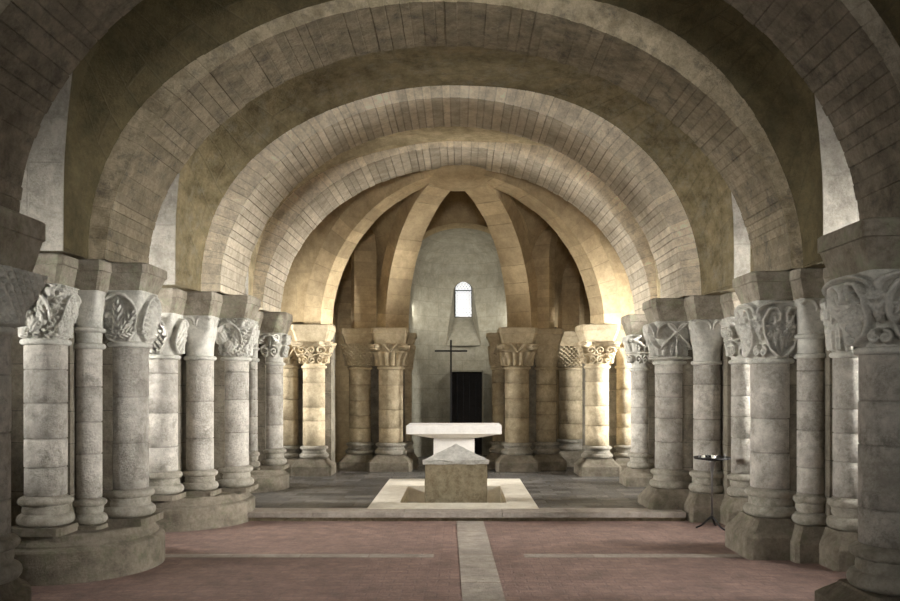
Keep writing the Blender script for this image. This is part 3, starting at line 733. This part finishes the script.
TX0, TX1, TY0, TY1 = X(424, 9.75), X(488, 9.75), 9.72, 11.05
tm = thing('sarcophagus', 'rough tapering stone sarcophagus with a gabled lid in the sunken frame', 'sarcophagus', ((TX0 + TX1) / 2, (TY0 + TY1) / 2, -.155))
hwx = (TX1 - TX0) / 2; hy = (TY1 - TY0) / 2
def rough(mb, amp, sub, seed, bev=.012):
    rng = random.Random(seed)
    import bmesh
    bm = bmesh.new(); vs = [bm.verts.new(v) for v in mb.v]
    for f in mb.f: bm.faces.new([vs[i] for i in f])
    if bev: bmesh.ops.bevel(bm, geom=bm.edges[:], offset=bev, segments=1, affect='EDGES')
    bmesh.ops.triangulate(bm, faces=bm.faces[:]); 
    for _ in range(sub): bmesh.ops.subdivide_edges(bm, edges=[e for e in bm.edges if e.calc_length() > .07], cuts=1, use_grid_fill=False); bmesh.ops.triangulate(bm, faces=[f for f in bm.faces if len(f.verts) > 3])
    for v in bm.verts:
        n = v.normal; v.co += n * rng.uniform(-amp, amp)
    out = MB(); out.add([tuple(v.co) for v in bm.verts], [])
    bm.verts.index_update(); out.f = [tuple(v.index for v in f.verts) for f in bm.faces]; out.t = [0] * len(out.f); out.uv = [None] * len(out.f); out.sm = [False] * len(out.f); bm.free(); return out
zb_ = .155
mb = MB(); mb.loft([[(-hwx + .012, -hy, z0_), (hwx - .012, -hy, z0_), (hwx * .62, hy, z1_), (-hwx * .62, hy, z1_)] for z0_, z1_ in ((0, 0), (.6 + zb_, .44 + zb_))], cap0=True, cap1=True); rough(mb, .006, 3, 1).build('chest', M_tomb, tm)
mb = MB()
lw, lf, lb = hwx + .012, -hy - .012, hy + .012
def lz(z): return z + zb_
bw = lw * .62
mb.add([(-lw, lf, lz(.60)), (lw, lf, lz(.60)), (bw, lb, lz(.45)), (-bw, lb, lz(.45)), (0, lf + .22, lz(.785)), (0, lb - .25, lz(.62)),
        (-lw, lf, lz(.548)), (lw, lf, lz(.55)), (bw, lb, lz(.38)), (-bw, lb, lz(.38))],
       [(0, 1, 4), (1, 2, 5, 4), (2, 3, 5), (3, 0, 4, 5), (6, 7, 1, 0), (7, 8, 2, 1), (8, 9, 3, 2), (9, 6, 0, 3), (9, 8, 7, 6)])
rough(mb, .005, 3, 2, 0).build('lid', M_lid, tm)

AY = 11.55
al = thing('altar', 'white stone altar with a wide thick table behind the tomb', 'altar', (X(454, AY), AY + .38, .1))
mb = MB(); hw = .69
mb.loft([[(-w_, -d_, z), (w_, -d_, z), (w_, d_, z), (-w_, d_, z)] for w_, d_, z in ((.33, .22, .64), (hw - .03, .36, .70), (hw, .38, .707), (hw, .38, .825), (hw - .008, .372, .833))], cap0=True, cap1=True)
mb.build('altar_table', M_white, al)
mb = MB(); mb.loft([[(-w_, -.2, z), (w_, -.2, z), (w_, .2, z), (-w_, .2, z)] for w_, z in ((.30, 0), (.30, .64))], cap0=True, cap1=True); mb.build('pedestal', M_white, al)

# cross on a staff
cy = 13.05; cr = thing('processional_cross', 'thin dark metal cross on a tall staff behind the altar', 'cross', (X(451, cy), cy, .1))
mb = MB(); mb.box(-.014, .014, -.01, .01, .05, Hh(340, cy) - .1); mb.build('staff', M_iron, cr)
zz = Hh(351, cy) - .1
mb = MB(); mb.box(-.265, .265, -.009, .009, zz - .014, zz + .014); mb.build('crossbar', M_iron, cr)
mb = MB(); mb.lathe([(.16, 0), (.16, .015), (.05, .04), (.02, .07)], n=28); mb.build('foot', M_iron, cr)

# iron candle stand
sy = 8.42; st = thing('candle_stand', 'slim iron candle stand with a round tray beside the right columns', 'candle stand', (X(712, sy), sy, 0))
zt = Hh(458, sy)
mb = MB(); mb.lathe([(.02, zt - .03), (.185, zt - .008), (.19, zt + .012), (.183, zt + .012), (.178, zt), (.0005, zt)], n=36, cap1=False); tray = mb.build('tray', M_iron, st)
mb = MB(); mb.lathe([(.012, .1), (.011, zt - .16), (.02, zt - .12), (.03, zt - .05), (.05, zt - .02)], n=14); mb.build('stem', M_steel, st)
for k in range(3):
    a = math.radians(-60 + 120 * k); c, s = math.cos(a), math.sin(a)
    mb = MB(); mb.tube([(0, 0, .13), (.05 * c, .05 * s, .09), (.11 * c, .11 * s, .035), (.17 * c, .17 * s, .01)], [.012, .011, .01, .009]); mb.build('foot', M_iron, st)
for k in range(8):
    a = 2 * PI * k / 8; mb = MB(); mb.lathe([(.008, zt), (.003, zt + .03), (.0008, zt + .05)], .14 * math.cos(a), .14 * math.sin(a), n=8); mb.build('spike', M_steel, tray)
for k, (a, rr) in enumerate(((1.1, .07), (2.6, .09), (4.6, .08))):
    mb = MB(); mb.lathe([(.019, 0), (.019, .022), (.0155, .024)], n=16)
    o = mb.build('tealight', M_wax); o.location = (X(712, sy) + rr * math.cos(a), sy + rr * math.sin(a), zt)
    tag(o, 'small white tealight on the tray of the iron candle stand', 'candle', 'tealights on the candle stand')

# ------------------------------------------------------------------ light
def area(name, loc, to, sx_, sy_, w, col=(1, 1, 1), spread=180):
    l = bpy.data.lights.new(name, 'AREA'); l.shape = 'RECTANGLE'; l.size = sx_; l.size_y = sy_; l.energy = w; l.color = col; l.spread = math.radians(spread)
    o = bpy.data.objects.new(name, l); COL.objects.link(o); o.location = loc
    from mathutils import Vector
    o.rotation_euler = (Vector(to) - Vector(loc)).to_track_quat('-Z', 'Z').to_euler(); return o
WEST = 31
DAY = (1.0, .985, .955); HAZE = (1.0, .97, .9)
PW = {-1: [45, 110, 215, 340, 190], 1: [45, 290, 300, 370, 440]}
for side in (-1, 1):
    for y, w_ in zip(WINY[side], PW[side]):
        area('window_light', (side * (AX + .33), y, 2.05), (0, y + (2.6 if y < 2 else .9), 1.7), .58, 1.36, w_, DAY, 75)
area('west_fill_light', (-.1, -3.85, 2.7), (-.1, 8, 3.9), .9, 1.6, WEST, DAY, 48)  # added fill for camera-facing stone; no window known behind the camera
for sg in (-1, 1):   # niche fill: right for an inferred side window, left one added; no openings modelled
    area('chapel_side_fill', (NX + sg * .9, 15.45, 2.9), (NX - sg * .4, 16.2, 3.0), .2, .8, 16, HAZE)

wd = bpy.data.worlds.new('World'); SC.world = wd; wd.use_nodes = True
wd.node_tree.nodes['Background'].inputs[0].default_value = (.5, .5, .55, 1); wd.node_tree.nodes['Background'].inputs[1].default_value = .02

cam = bpy.data.cameras.new('Camera'); co = bpy.data.objects.new('Camera', cam); COL.objects.link(co)
co.location = (0, 0, EYE); co.rotation_euler = (PI / 2, 0, 0); cam.sensor_width = 36; cam.lens = 36 * F / 900
cam.shift_x = -(VX - 450) / 900; cam.shift_y = (VY - 300.5) / 900; cam.clip_start = .05
SC.camera = co
vs = SC.view_settings; vs.view_transform = 'Standard'; vs.look = 'None'; vs.gamma = 1; vs.exposure = 0.0
cy_ = SC.cycles; cy_.use_denoising = True; cy_.max_bounces = 10; cy_.diffuse_bounces = 6; cy_.sample_clamp_indirect = 8
